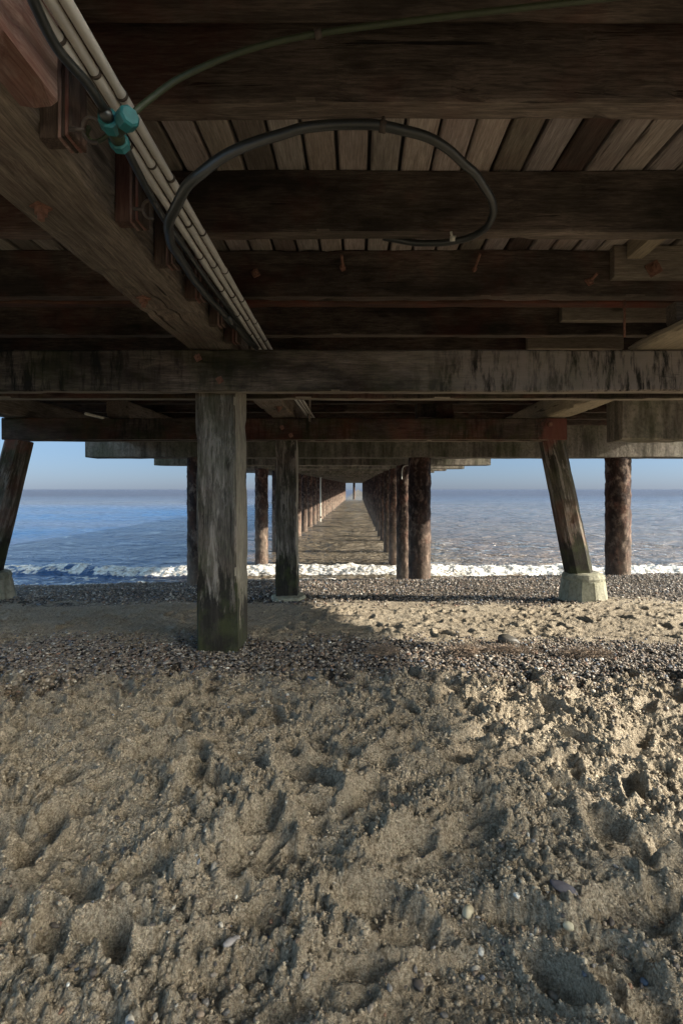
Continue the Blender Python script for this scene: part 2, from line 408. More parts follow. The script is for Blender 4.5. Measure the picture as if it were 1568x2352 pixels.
def grid_mesh(name, X, Y, Z, mat, attrs=None, smooth=True):
    nr, nc = X.shape; me = bpy.data.meshes.new(name)
    me.vertices.add(nr*nc); me.vertices.foreach_set('co', np.stack([X, Y, Z], -1).astype(np.float32).ravel())
    idx = np.arange(nr*nc).reshape(nr, nc)
    q = np.stack([idx[:-1, :-1], idx[:-1, 1:], idx[1:, 1:], idx[1:, :-1]], -1).reshape(-1, 4)
    me.loops.add(q.size); me.loops.foreach_set('vertex_index', q.ravel().astype(np.int32))
    me.polygons.add(len(q)); me.polygons.foreach_set('loop_start', (np.arange(len(q))*4).astype(np.int32))
    me.polygons.foreach_set('use_smooth', np.full(len(q), smooth))
    me.update(calc_edges=True)
    for k, a in (attrs or {}).items():
        at_ = me.attributes.new(k, 'FLOAT', 'POINT'); at_.data.foreach_set('value', a.astype(np.float32).ravel())
    me.materials.append(mat); o = bpy.data.objects.new(name, me); COL.objects.link(o); return o

t = NT('sand_and_shingle'); geo = t.node('ShaderNodeNewGeometry'); P = geo.outputs['Position']
n1 = t.noise(P, 9, 6, .65); n2 = t.noise(P, 160, 4, .7); n3 = t.noise(P, 2.0, 4, .6); n4 = t.noise(P, 520, 2, .6)
sand = t.ramp(n2, [(.32, (.14, .115, .083)), (.5, (.37, .315, .235)), (.66, (.56, .495, .39))])
sand = t.mix(t.ramp(n3, [(.38, .30), (.62, 0.)]), sand, (.22, .17, .11))
vo = t.node('ShaderNodeTexVoronoi'); vo.inputs['Scale'].default_value = 34; t.link(P, vo.inputs['Vector'])
vo2 = t.node('ShaderNodeTexVoronoi'); vo2.inputs['Scale'].default_value = 18; t.link(P, vo2.inputs['Vector'])
sep = t.node('ShaderNodeSeparateColor'); t.link(vo.outputs['Color'], sep.inputs[0])
peb = t.ramp(sep.outputs[0], [(0, (.08, .065, .05)), (.35, (.17, .135, .10)), (.7, (.28, .235, .19)), (.93, (.46, .42, .36))])
peb = t.mix(t.ramp(vo.outputs['Distance'], [(.25, 0.), (.62, 1.)]), peb, (.02, .017, .014))
sa = t.node('ShaderNodeAttribute', attribute_name='shingle')
mk = t.math('ADD', sa.outputs['Fac'], t.math('MULTIPLY', t.math('SUBTRACT', n1, .5), .8))
mk = t.ramp(mk, [(.42, 0.), (.80, 1.)])
dk = t.noise(P, 42, 5, .75)
sand = t.mix(t.ramp(dk, [(.36, .75), (.50, 0.)]), sand, (.10, .078, .052))
col = t.mix(mk, sand, peb)
wa = t.node('ShaderNodeAttribute', attribute_name='wet')
col = t.mix(wa.outputs['Fac'], col, (.045, .036, .027))
hs = t.math('ADD', t.math('MULTIPLY', n2, .8), t.math('MULTIPLY', n4, .35))
hs = t.math('ADD', hs, t.math('MULTIPLY', t.noise(P, 55, 5, .7), 2.6))
hp = t.math('MULTIPLY', t.ramp(vo.outputs['Distance'], [(.1, 1.), (.6, 0.)]), 2.2)
hmix = t.node('ShaderNodeMix', data_type='FLOAT'); t.link(mk, hmix.inputs[0]); t.link(hs, hmix.inputs[2]); t.link(hp, hmix.inputs[3])
MAT_SAND = t.done(col, .92, t.bump(hmix.outputs[0], 1.0, .011), .15)

z = [.5]
while z[-1] < 14.5: z.append(z[-1]+max(.0034, .0015*z[-1]**2))
zr = np.array([-9, -6, -4, -2.5, -1.5, -.8, -.3, 0, .2, .35, .44]+z+[16, 18, 22, 30])
zr = zr[:, None]
s = np.linspace(-1.12, 1.12, 1060); ext = np.array([1.16, 1.22, 1.3, 1.42, 1.6, 1.9, 2.4, 3.2, 4.6, 7, 11, 20])
s = np.concatenate([-ext[::-1], s, ext])
wd = np.sqrt(np.maximum(zr, 0)**2*.62+1.15**2)*1.06
X = s[None, :]*wd; Y = np.repeat(zr, X.shape[1], 1)
Z = ground(X, Y)
sh = shingle(X, Y); wet = sstep(11.2, 12.6, Y)
beach = grid_mesh('beach', X, Y, Z+CZ, MAT_SAND, {'shingle': sh, 'wet': wet}); tag(beach, kind='structure')
beach['label'] = 'trodden sand with footprints and two banks of shingle'

# pebbles
def ico(sub):
    bm = bmesh.new(); bmesh.ops.create_icosphere(bm, subdivisions=sub, radius=1)
    v = np.array([x.co[:] for x in bm.verts]); f = np.array([[q.index for q in x.verts] for x in bm.faces]); bm.free(); return v, f
t = NT('pebble_stone'); a = t.node('ShaderNodeAttribute', attribute_name='tint'); geo = t.node('ShaderNodeNewGeometry')
n = t.noise(geo.outputs['Position'], 120, 4, .6)
c = t.mix(t.ramp(n, [(.35, .45), (.6, 0.)]), a.outputs['Color'], (.05, .042, .035))
MAT_PEB = t.done(c, .55, t.bump(n, .3, .003), .4)
PAL = np.array([1.0, 1.07, 1.15])*np.array([[.15, .105, .07], [.22, .16, .11], [.10, .08, .065], [.30, .24, .18], [.06, .05, .045], [.42, .36, .28], [.18, .16, .14], [.24, .13, .08], [.11, .13, .16], [.55, .51, .44]])
PW = np.array([.2, .18, .15, .13, .1, .07, .07, .04, .04, .02])
def pebbles(name, x, y, size, sub, label, sink=.25, parent=None):
    n = len(x); v, f = ico(sub); nv = len(v)
    zz = ground(x.copy(), y.copy())
    ax = np.stack([size*rng.uniform(.8, 1.35, n), size*rng.uniform(.6, 1.0, n), size*rng.uniform(.35, .65, n)], -1)
    ang = rng.uniform(0, 6.28, n); tilt = rng.normal(0, .3, n)
    P_ = v[None]*(1+.16*rng.normal(0, 1, (n, nv, 1)).clip(-1.5, 1.5))*ax[:, None, :]
    ct, st = np.cos(tilt)[:, None], np.sin(tilt)[:, None]
    px = P_[..., 0]*ct-P_[..., 2]*st; pz = P_[..., 0]*st+P_[..., 2]*ct; py = P_[..., 1]
    ca, sa_ = np.cos(ang)[:, None], np.sin(ang)[:, None]
    Q = np.stack([px*ca-py*sa_+x[:, None], px*sa_+py*ca+y[:, None], pz+(zz+CZ+ax[:, 2]*(1-sink*2)+rng.uniform(0, .3, n)*size)[:, None]], -1)
    me = bpy.data.meshes.new(name); me.vertices.add(n*nv); me.vertices.foreach_set('co', Q.astype(np.float32).ravel())
    F = (f[None]+(np.arange(n)*nv)[:, None, None]).reshape(-1, 3)
    me.loops.add(F.size); me.loops.foreach_set('vertex_index', F.ravel().astype(np.int32))
    me.polygons.add(len(F)); me.polygons.foreach_set('loop_start', (np.arange(len(F))*3).astype(np.int32))
    me.polygons.foreach_set('use_smooth', np.full(len(F), True)); me.update(calc_edges=True)
    cc = PAL[rng.choice(len(PAL), n, p=PW)]*rng.uniform(.75, 1.25, (n, 1))
    ca_ = me.color_attributes.new('tint', 'FLOAT_COLOR', 'POINT')
    ca_.data.foreach_set('color', np.concatenate([np.repeat(cc, nv, 0), np.ones((n*nv, 1))], 1).astype(np.float32).ravel())
    me.materials.append(MAT_PEB); o = bpy.data.objects.new(name, me); COL.objects.link(o)
    return tag(o, label, None, None, 'stuff')
def scatter(n, x0, x1, y0, y1, dens=None):
    x = rng.uniform(x0, x1, n*3); y = rng.uniform(y0, y1, n*3)
    d = dens(x, y) if dens else np.ones_like(x); k = rng.uniform(0, 1, len(x)) < d
    return x[k][:n], y[k][:n]
x, y = scatter(32000, -3.4, 3.6, 2.3, 4.1, shingle)
pebbles('near_pebbles', x, y, .0045+.016*rng.beta(1.0, 5.5, len(x)), 2, 'bank of loose dark and pale pebbles across the near beach')
x, y = scatter(20000, -9, 10, 6.0, 11.5, shingle)
pebbles('far_pebbles', x, y, .013+.02*rng.beta(1.3, 4, len(x)), 1, 'dark shingle bank just before the waterline')
x, y = scatter(1500, -2.2, 2.2, .6, 2.75); x2, y2 = scatter(700, -4.5, 5, 3.6, 6.3)
x3, y3 = scatter(500, -.9, .9, .8, 1.25)
x = np.concatenate([x, x2, x3]); y = np.concatenate([y, y2, y3])
pebbles('scattered_pebbles', x, y, .003+.011*rng.beta(1., 4, len(x)), 2, 'small stones strewn over the trodden sand', .3)

# crumbs of damp sand kicked up between the footprints
t = NT('sand_crumb'); geo = t.node('ShaderNodeNewGeometry'); P = geo.outputs['Position']
c = t.ramp(t.noise(P, 150, 4, .7), [(.32, (.14, .115, .083)), (.5, (.37, .315, .235)), (.68, (.56, .495, .39))])
c = t.mix(t.ramp(t.noise(P, 14, 4, .7), [(.40, .6), (.58, 0.)]), c, (.17, .135, .095))
MAT_CR = t.done(c, .95, t.bump(t.noise(P, 260, 4, .7), .9, .003), .1)
n = 78000; y = .55+2.55*rng.uniform(0, 1, n)**.75; x = rng.uniform(-1, 1, n)*(.80*y+.12)
k = rng.uniform(0, 1, n) < (.10+.8*sstep(-.3, .4, perl(x*4.3, y*6.5, 71))-.6*sstep(2.6, 3.1, y))*(1-.93*trodden(x, y)); x, y = x[k], y[k]
pebbles('sand_crumbs', x, y, (.0022+.0085*rng.beta(1.1, 4.5, len(x)))*(.85+.22*y), 1, 'crumbs and clods of damp sand thrown up between the footprints', .42)
bpy.data.objects['sand_crumbs'].data.materials.clear(); bpy.data.objects['sand_crumbs'].data.materials.append(MAT_CR)
def stone(name, px, py, Y, ax, rot, col, label):
    X_ = (px-822)*Y/1100; g = float(ground(np.array([X_]), np.array([Y]))[0])
    v, f = ico(3); rs = np.array([mnoise.noise(Vector(tuple(q*1.1))+Vector((px, 0, 0))) for q in v])
    v = v*(1+.22*rs[:, None])*np.array(ax)
    mt = simple(name+'_stone', col, .55, 60, .35, .25)
    m = Matrix.Translation((X_, Y, g+CZ+ax[2]*.45)) @ Matrix.Rotation(rot, 4, 'Z') @ Matrix.Rotation(.2, 4, 'Y')
    o = meshobj(name, v.tolist(), f.tolist(), mt, None, True, m); return tag(o, label, 'pebble', 'larger stones lying on the beach')
stone('pebble', 1074, 2120, 1.21, (.019, .014, .012), 1.0, (.42, .38, .27), 'pale egg shaped pebble on the foreground sand right of centre')
stone('pebble', 1294, 2100, 1.24, (.034, .018, .010), -.3, (.09, .085, .10), 'flat blue-grey pebble on a sand ridge at lower right')
stone('pebble', 533, 2209, 1.11, (.023, .010, .009), .9, (.30, .28, .27), 'slim pale finger-like pebble on the sand at lower left')
stone('pebble', 1304, 2185, 1.14, (.013, .010, .009), 0, (.40, .37, .27), 'small cream pebble on the sand near the lower right corner')
stone('pebble', 1167, 1479, 3.63, (.085, .05, .045), 0, (.06, .055, .045), 'dark rounded stone on the far rim of the near shingle')
stone('pebble', 718, 1572, 2.82, (.042, .035, .022), .4, (.10, .14, .17), 'bluish stone in the shingle below the timber posts')

# seaweed clumps
def weed(px, py, Y, wx, wy, hh, n, label):
    X_ = (px-822)*Y/1100; g = float(ground(np.array([X_]), np.array([Y]))[0]); V = []; F = []
    for i in range(n):
        a = random.uniform(0, 6.28); r = random.random()**.5
        p = Vector((r*wx*math.cos(a), r*wy*math.sin(a), random.uniform(0, hh)*(1-r*.7)))
        d = Vector((random.gauss(0, 1), random.gauss(0, 1), random.gauss(0, .35))).normalized(); pts = [p]
        for k in range(4):
            d = (d+Vector((random.gauss(0, .5), random.gauss(0, .5), random.gauss(0, .3)))).normalized(); pts.append(pts[-1]+d*.018)
        v, f = tube_data(pts, .0016, 3, cap=False); s0 = len(V); V += v; F += [tuple(q+s0 for q in ff) for ff in f]
    o = meshobj('seaweed_clump', V, F, M['weed']); o.location = (X_, Y, g+CZ+.005)
    return tag(o, label, 'seaweed', 'dried seaweed on the near shingle')
weed(875, 1505, 3.35, .10, .05, .07, 420, 'reddish clump of dried seaweed left of the others on the shingle')
weed(1062, 1508, 3.35, .10, .05, .07, 380, 'small seaweed heap between the outer clumps on the sunlit shingle')
weed(1165, 1508, 3.4, .20, .05, .045, 420, 'long spread of brown seaweed in the middle of the shingle')
weed(1340, 1518, 3.3, .20, .045, .05, 420, 'rightmost straggling line of brown dried seaweed on the shingle')

# ------------------------------------------------------------------ sea
SEA = -2.65
t = NT('sea_water'); geo = t.node('ShaderNodeNewGeometry'); P = geo.outputs['Position']
sp = t.node('ShaderNodeSeparateXYZ'); t.link(P, sp.inputs[0])
big = t.noise(t.mapv(P, (.02, .045, 1)), 1.0, 4, .6)
def mr(sock, a, b):
    n = t.node('ShaderNodeMapRange'); t.link(sock, n.inputs[0]); n.inputs[1].default_value = a; n.inputs[2].default_value = b; return n.outputs[0]
blue = t.math('MULTIPLY', mr(sp.outputs['X'], -3.6, -7.5), mr(sp.outputs['Y'], 95, 55))  # bluer water on the left: tone of the pier's shadow put into the colour
blue = t.math('MULTIPLY', blue, t.ramp(big, [(.38, .55), (.55, 1.)]))
murk = t.ramp(big, [(.36, (.12, .095, .08)), (.62, (.16, .115, .078))])
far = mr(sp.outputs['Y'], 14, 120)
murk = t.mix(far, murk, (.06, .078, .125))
brown = t.math('MULTIPLY', mr(sp.outputs['X'], -4.5, -2.5), mr(sp.outputs['X'], 5.0, 2.5))
murk = t.mix(brown, murk, (.15, .125, .09))
r3 = t.noise(t.mapv(P, (.07, .30, 1)), 1.0, 6, .7)
murk = t.mix(t.ramp(r3, [(.38, .4), (.6, 0.)]), murk, (.055, .045, .035))
base = t.mix(blue, murk, (.011, .062, .17))
fo = t.node('ShaderNodeAttribute', attribute_name='foam')
fn = t.noise(t.mapv(P, (1, 1, .5)), 5, 5, .65)
fm = t.ramp(t.math('ADD', fo.outputs['Fac'], t.math('MULTIPLY', t.math('SUBTRACT', fn, .5), 1.3)), [(.28, 0.), (.44, 1.)])
fcol = t.ramp(t.noise(t.mapv(P, (3, 2, 6)), 2.2, 5, .7), [(.35, (.42, .37, .30)), (.55, (.80, .785, .74))])
col = t.mix(fm, base, fcol)
r1 = t.noise(t.mapv(P, (1.5, 4.2, 1)), 1.1, 6, .62); r2 = t.noise(t.mapv(P, (.30, .42, 1)), 1.0, 5, .65)
hgt = t.math('ADD', t.math('MULTIPLY', r1, .5), t.math('MULTIPLY', r2, 3.2))
rr = t.ramp(r3, [(.36, .30), (.62, .07)])
rr = t.mix(mr(sp.outputs['Y'], 25, 220), rr, (.62,)*3)
MAT_SEA = t.done(col, t.mix(fm, rr, (.9,)*3), t.bump(hgt, 1., .6), .3)
t.b.inputs['IOR'].default_value = 1.33
z = [11.6]
while z[-1] < 17.2: z.append(z[-1]+.032)
while z[-1] < 500: z.append(z[-1]+.00052*z[-1]**2)
zr = np.array(z+[700, 1000, 1600, 3000, 6000, 12000.])[:, None]
s = np.linspace(-1, 1, 900); ext = np.array([1.05, 1.15, 1.3, 1.6, 2.2, 3.4, 6])
s = np.concatenate([-ext[::-1], s, ext]); X = s[None]*zr*.86; Y = np.repeat(zr, X.shape[1], 1)
fade = 1-sstep(60, 200, Y)
Z = fade*(.035*fbm(X*.9, Y*2.6, 3, 21)+.07*perl(X*.22, Y*.6, 22)*sstep(18, 30, Y)+.06*fbm(X*.35, Y*.5, 3, 61)*sstep(19, 40, Y))
swell = np.exp(-((Y-23.5-.8*perl(X*.15, X*0, 23))/1.3)**2)*.12; Z += swell
yc = 15.0+.55*perl(X*.16, X*0+.3, 24)+.18*perl(X*.7, X*0, 25)
hw = .20+.07*perl(X*.5, X*0+2, 26)+.05*perl(X*2.3, X*0+2, 36)
prof = np.where(Y < yc, np.exp(-((Y-yc)/.34)**2), np.exp(-((Y-yc)/.95)**2)); Z += hw*prof
fz = sstep(.18, .55, np.where(Y < yc, np.exp(-((Y-yc)/.45)**2), np.exp(-((Y-yc)/.5)**2)))
leftthin = sstep(-9.0, -3.5, X)                  # the foam thins out to the left
patch = fbm(X*2.2, Y*2.2, 4, 27)
fz = fz*(.38+.56*leftthin+.45*patch)
wash = sstep(12.9, 13.4, Y)*(1-sstep(14.2, 14.6, Y)); fz = np.maximum(fz, wash*(.05+.55*np.clip(patch, -.2, 1)))
clod = np.abs(perl(X*3.2, Y*2.2, 28))*1.2+np.abs(perl(X*9, Y*5, 29))*.4
Z += fz*(.05*clod)*prof**.5+sstep(.3, .7, fz)*.05*perl(X*3, Y*4, 37)
streak = sstep(.62, .9, perl(X*.5, Y*1.6, 30)+.5)*(1-sstep(20, 26, Y))*sstep(15.8, 16.4, Y)*.16
fz = np.maximum(fz, streak)
sea = grid_mesh('sea', X, Y, Z+SEA+CZ, MAT_SEA, {'foam': np.clip(fz, 0, 1)}); tag(sea, kind='structure'); sea['label'] = 'brown and blue sea with a breaking wave at the shore'
# spray and foam clots thrown up along the crest
n = 500; x = rng.uniform(-13, 14, n); yc1 = 15.0+.55*perl(x*.16, x*0+.3, 24)+.18*perl(x*.7, x*0, 25)
y = yc1+rng.normal(-.12, .22, n); k = rng.uniform(0, 1, n) < (.15+.85*sstep(-10.5, -3, x)); x, y = x[k], y[k]; n = len(x)
hw1 = .20+.07*perl(x*.5, x*0+2, 26); v, f = ico(1); nv = len(v)
yy = yc1[k]; zt = hw1*np.exp(-(np.where(y < yy, (y-yy)/.34, (y-yy)/.95))**2)+rng.uniform(-.02, .07, n)
sz = rng.uniform(.006, .02, n); Q = v[None]*(1+.3*rng.normal(0, 1, (n, nv, 1)))*sz[:, None, None]*np.array([1.5, 1, .8])
Q = Q+np.stack([x, y, zt+SEA+CZ], -1)[:, None]
me = bpy.data.meshes.new('sea_foam'); me.vertices.add(n*nv); me.vertices.foreach_set('co', Q.astype(np.float32).ravel())
F = (f[None]+(np.arange(n)*nv)[:, None, None]).reshape(-1, 3); me.loops.add(F.size); me.loops.foreach_set('vertex_index', F.ravel().astype(np.int32))
me.polygons.add(len(F)); me.polygons.foreach_set('loop_start', (np.arange(len(F))*3).astype(np.int32)); me.polygons.foreach_set('use_smooth', np.full(len(F), True)); me.update(calc_edges=True)
me.materials.append(simple('foam', (.86, .85, .80), .9, 10, .15)); o = bpy.data.objects.new('sea_foam', me); COL.objects.link(o)
tag(o, 'white foam and spray on the breaking wave', None, None, 'stuff')

# ------------------------------------------------------------------ timber part of the pier
HD = 1.59; HJ = 1.28; XL, XR = -5.3, 6.8
# cross beams in front of and behind the first two posts
def cap_beam(Y, H0, H1, th, x0, x1, mat, label):
    o = beam('cross_beam', W(x0, Y+th/2, H0), W(x1, Y+th/2, H0), th, H1-H0, mat, ch=.012, wob=.006)
    return tag(o, label, 'beam')
c1 = cap_beam(3.30, .675, .966, .10, -4.95, 2.95, M['cap'], 'nearest mould-stained cross beam spanning the whole picture over the big post')
c1b = cap_beam(3.745, .712, .966, .10, -4.95, 2.95, M['cap_red'], 'thin cross beam hidden behind the nearest one, only its lower edge showing')
c2 = cap_beam(6.59, .684, .984, .11, -4.90, 2.87, M['cap_head'], 'second cross beam ending at the red stained raking post')
c2b = cap_beam(6.95, .70, .984, .10, -4.90, 2.87, M['cap_red'], 'cross beam behind the second one, on the far side of the slim post')
def face_bolt(o, world, d=(0, -1, 0), **kw):
    m = o.matrix_local.inverted(); b = bolt_local(o, m @ Vector(world), m.to_3x3() @ Vector(d), **kw); return b
def bolt_local(o, c, d, **kw):
    class Q: pass
    e = bolt.__globals__; V = None
    fake = bpy.data.objects.new('x', None); fake.location = (0, 0, 0)
    b = bolt(fake, c, d, **kw); b.parent = o; bpy.data.objects.remove(fake); return b
bpy.context.view_layer.update()
for px, py in ((455, 822), (505, 873)): face_bolt(c1, at(px, py, 3.296), plate=.03, r=.02)
for px, py in ((648, 982), (668, 1000), (1262, 975)): face_bolt(c2, at(px, py, 6.585), plate=.035, r=.03)

# vertical posts
def post(A, B, w_, d_, label, mat='post'):
    t_ = thing('timber_post', A, label, 'post')
    beam('shaft', A, B, w_, d_, M[mat], t_, up=(0, 1, 0), ch=.014, wob=.009, chip=1.2)
    return t_
# beam(): local Z runs along 'up' from 0..h, local Y across
p1 = post(W(-1.0, 3.41, -1.35), W(-1.018, 3.41, .965), .29, .33, 'largest square timber post, standing in the near shingle with a pale right face')
p1.children[0].rotation_euler.rotate_axis('X', 0)
for i in range(7):
    face_bolt(p1.children[0], (-1.018+.145+.001, 3.5+.1*(i % 2), CZ+.60-.13*i-.07*(i % 3)), (1, 0, 0), plate=.012, r=.008, L=.01)
p2 = post(W(-1.0, 6.70, -1.7), W(-1.02, 6.70, .983), .30, .25, 'slimmer second timber post further back on a round concrete pad')
g2 = float(ground(np.array([-1.]), np.array([6.8]))[0])
def lathe(name, prof, sides, mat, parent, jit=0., seed=0):
    V = []; F = []; n = len(prof)
    for i, (r, zz) in enumerate(prof):
        for k in range(sides):
            a = 2*math.pi*k/sides; q = 1+jit*mnoise.noise(Vector((math.cos(a)*1.5, math.sin(a)*1.5, zz*5+seed)))
            V.append((r*q*math.cos(a), r*q*math.sin(a), zz))
    for i in range(n-1):
        for k in range(sides): a = i*sides+k; b = i*sides+(k+1) % sides; F.append((a, b, b+sides, a+sides))
    F.append(tuple(reversed(range(sides)))); F.append(tuple(range((n-1)*sides, n*sides)))
    return meshobj(name, V, F, mat, parent, False)
pad = lathe('concrete_pad', [(.24, -.1), (.25, .03), (.235, .055), (.12, .065)], 24, M['footing'], None, .15)
pad.location = (-.97, 6.8, g2+CZ); tag(pad, 'low round concrete pad under the slimmer second timber post', 'footing')
# a bolt stub sticking from the slim post's right face
face_bolt(p2.children[0], at(688, 1297, 6.8), (1, 0, .1), plate=.02, r=.02, L=.09)
face_bolt(p2.children[0], at(646, 1307, 6.70), (0, -1, 0), plate=.03, r=.025, L=.03)
# raking posts with their footings
def raker(x_top, x_bot, label, flabel):
    gb = float(ground(np.array([x_bot]), np.array([6.75]))[0])
    A = W(x_bot, 6.75, gb+.30); B = W(x_top, 6.75, .70)
    t_ = thing('raking_post', A, label, 'post', None)
    V, F = beam_data((B-A).length, .30, .30, ch=.07, wob=.006, seed=x_top, chip=.05)
    V = [(a, b*(1+.1*(1-a/2.2)), c) for a, b, c in V]
    m, L = frame(A, B, (0, 1, 0)); m = Matrix.Translation(-t_.location) @ m @ Matrix.Translation((0, 0, -.15))
    meshobj('shaft', V, F, M['raker'], t_, matrix=m)
    f_ = thing('concrete_footing', (x_bot+.04, 6.75, gb+CZ), flabel, 'footing')
    b_ = lathe('plinth', [(.335, -.15), (.325, 0), (.285, .28), (.262, .30)], 11, M['footing'], f_, .06, x_top); b_.rotation_euler.z = .25
    c_ = lathe('collar', [(.275, .285), (.282, .325), (.25, .375), (.20, .395), (.1, .40)], 22, M['footing'], f_, .08, x_top)
    return t_, gb
r1_, gb = raker(2.72, 3.12, 'right raking timber post leaning inwards with a red stained head', 'pale concrete footing of the right raking post')
raker(-4.76, -5.24, 'left raking timber post cut off by the left edge of the picture', 'mossy rounded concrete footing at the far left edge')

# stringers (lengthwise timbers)
def stringer(x0, x1, y0, y1, H0, H1, mat, label):
    o = beam('stringer', W((x0+x1)/2, y0, H0), W((x0+x1)/2, y1, H0), x1-x0, H1-H0, mat, ch=.02, wob=.012, chip=1.1)
    return tag(o, label, 'beam')
s1 = stringer(-1.19, -.865, .27, 3.86, .97, 1.275, M['stringer'], 'heavy grey stringer running away overhead from the upper left corner')
s1b = stringer(-1.19, -.865, 3.88, 9.99, .99, 1.275, M['stringer'], 'continuation of the central stringer behind the first cross beam')
s2 = stringer(1.93, 2.25, .27, 3.42, .97, 1.035, M['pale_wood'], 'flat pale bearer meeting the nearest cross beam at the right edge')
bk = beam('bracket', W(1.97, 3.02, 1.038), W(2.3, 3.02, 1.038), .10, .13, M['stringer']); tag(bk, 'stubby bracket on the pale bearer at the right edge above the nearest cross beam', 'bracket')
s3 = stringer(2.60, 2.90, 3.46, 9.99, 1.0, 1.275, M['pale_wood'], 'pale stringer sloping down to the red stained head of the right raker')
s4 = stringer(-4.9, -4.6, .27, 9.99, .99, 1.275, M['stringer'], 'left stringer over the left raking post')
s5 = stringer(-3.62, -3.30, 6.9, 9.99, 1.0, 1.275, M['stringer'], 'pale streaked stringer above the left end of the second cross beam')
s6 = stringer(1.15, 1.42, 7.1, 9.99, 1.0, 1.275, M['cap_red'], 'brown stringer reaching towards the big rusty pile')
bpy.context.view_layer.update()
for px, py in ((95, 475), (330, 685)): face_bolt(s1, atH(px, py, .968), (0, 0, -1), plate=.035, r=.022, L=.04)
face_bolt(s1b, atH(640, 935, .985), (0, 0, -1), plate=.05, r=.03, L=.05)
rt = beam('side_timber', W(-.80, .27, .945), W(-.80, 1.185, .945), .115, .26, M['red_timber'], ch=.014, wob=.01, chip=1.5)
tag(rt, 'red stained timber ending beside the stringer in the upper left corner', 'timber')
# blocks bolted along the stringer
for i, (Y0, lab) in enumerate([(1.295, 'nearest layered timber block under the red stained timber'), (1.70, 'second timber block along the stringer, above the black clips'),
                  (2.02, 'third timber block along the stringer beside the hose loop end'), (2.38, 'fourth timber block along the stringer'),
                  (2.76, 'fifth timber block along the stringer, close to the cross beam'), (3.08, 'farthest small timber block just above the nearest cross beam')]):
    b_ = thing('timber_block', W(-.86, Y0, .95), lab, 'block', 'timber blocks fixed along the central stringer')
    beam('block', W(-.862, Y0+.02, .95), W(-.862, Y0+.02, 1.275), .045, .09, M['dark_block'], b_, up=(1, 0, 0), ch=.006, wob=.003)
    for k in range(4):
        beam('packing_plate', W(-.806+.0+.011*k, Y0+.022, .945+.002*k), W(-.806+.011*k, Y0+.022, 1.27), .062+.004*k, .009, M['dark_block'] if k % 2 else M['red_timber'], b_, up=(1, 0, 0), ch=.0015, wob=.001)
    tag(b_, lab)

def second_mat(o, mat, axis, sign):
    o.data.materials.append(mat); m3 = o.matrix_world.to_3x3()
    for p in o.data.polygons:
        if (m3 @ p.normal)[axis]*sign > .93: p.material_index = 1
bpy.context.view_layer.update()
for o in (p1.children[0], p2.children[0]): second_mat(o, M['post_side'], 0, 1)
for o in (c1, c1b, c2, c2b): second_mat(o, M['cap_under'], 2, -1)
# deck joists
GJ = 'joists carrying the deck boards'
def mk_joist(label, mat='joist', name='deck_joist'):
    t_ = thing(name, W(0, 0, HJ), label, 'joist', GJ)
    beam('timber', W(XL, .045, HJ), W(XR, .045, HJ), .09, .308, M[mat], t_, ch=.009, wob=.007, seg=190, chip=1.3)
    return t_
jA = mk_joist('widest looking joist overhead with its pale underside above the hose loop', 'joist')
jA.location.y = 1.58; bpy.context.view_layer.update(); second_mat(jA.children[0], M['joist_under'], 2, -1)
JY = [1.58+.795*k for k in range(-4, 11)]
def jcopy(src, y, label):
    o = src.copy(); COL.objects.link(o); o.location.y = y; o['label'] = label
    for ch in src.children:
        c = ch.copy(); COL.objects.link(c); c.parent = o
    return o
LJ = {4: 'dark joist crossing behind the hose loop, second from the top', 7: None}
labels = {1: 'dark joist crossing just behind the hose loop', 3: 'narrow dark joist seen just above the nearest cross beam', 4: 'joist mostly hidden behind the nearest cross beam'}
joists = {}
for k in range(-1, 11):
    if k == 0: joists[0] = jA; continue
    y = 1.58+.795*k
    lab = labels.get(k, 'joist seen as a thin line between the first two cross beams' if k > 4 else 'joist overhead nearer than the picture shows')
    if k == 2:
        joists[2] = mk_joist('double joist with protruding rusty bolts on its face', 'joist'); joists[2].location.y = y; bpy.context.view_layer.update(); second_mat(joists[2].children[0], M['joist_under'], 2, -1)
        r_ = beam('red_timber', W(XL, .045, HJ-.004), W(XR, .045, HJ-.004), .09, .308, M['joist_red'], None, ch=.008, wob=.007)
        r_.parent = joists[2]; r_.location = Vector((XL, .155, -.004))
        joists[2]['label'] = 'double joist with rusty bolts sticking out of its dark face'; continue
    joists[k] = jcopy(jA, y, lab)
bpy.context.view_layer.update()
def part_beam(par, name, A, B, w_, h_, mat, **kw):
    kw2 = dict(ch=.006, wob=.004); kw2.update(kw)
    o = beam(name, A, B, w_, h_, mat, None, **kw2); bpy.context.view_layer.update()
    o.matrix_local = Matrix.Translation(-par.location) @ o.matrix_local; o.parent = par; return o
for k, x1 in ((2, 2.75), (3, 2.6), (4, 2.6)):
    yy = 1.58+.795*k
    pl = part_beam(joists[k], 'splice_plate', W(1.66, yy-.035, 1.375), W(x1, yy-.035, 1.375), .06, .21, M['joist_pale'])
jc = joists[2]; yC = jc.location.y
def jbolt(px, py, plate=.03, L=.05, r=.018, tip=(0, -1, .15), dy=-.002):
    return bolt(jc, at(px, py, yC+dy), tip, r=r, L=L, plate=plate)
jbolt(587, 628, .035, .03); jbolt(787, 618, .02, .10, .02, (-.05, -1, .45)); jbolt(1088, 622, .012, .12, .016, (.1, -1, .5)); jbolt(1352, 648, .035, .07, .02, (.3, -1, .4))
bolt(jc, at(1500, 617, yC-.07), (0, -1, 0), r=.028, L=.04, plate=.06)
rod = tube('threaded_rod', [W(1.80, 3.24, 1.29-.0), W(1.80, 3.24, 1.03)], .008, M['rust_bolt'], jc, 8)
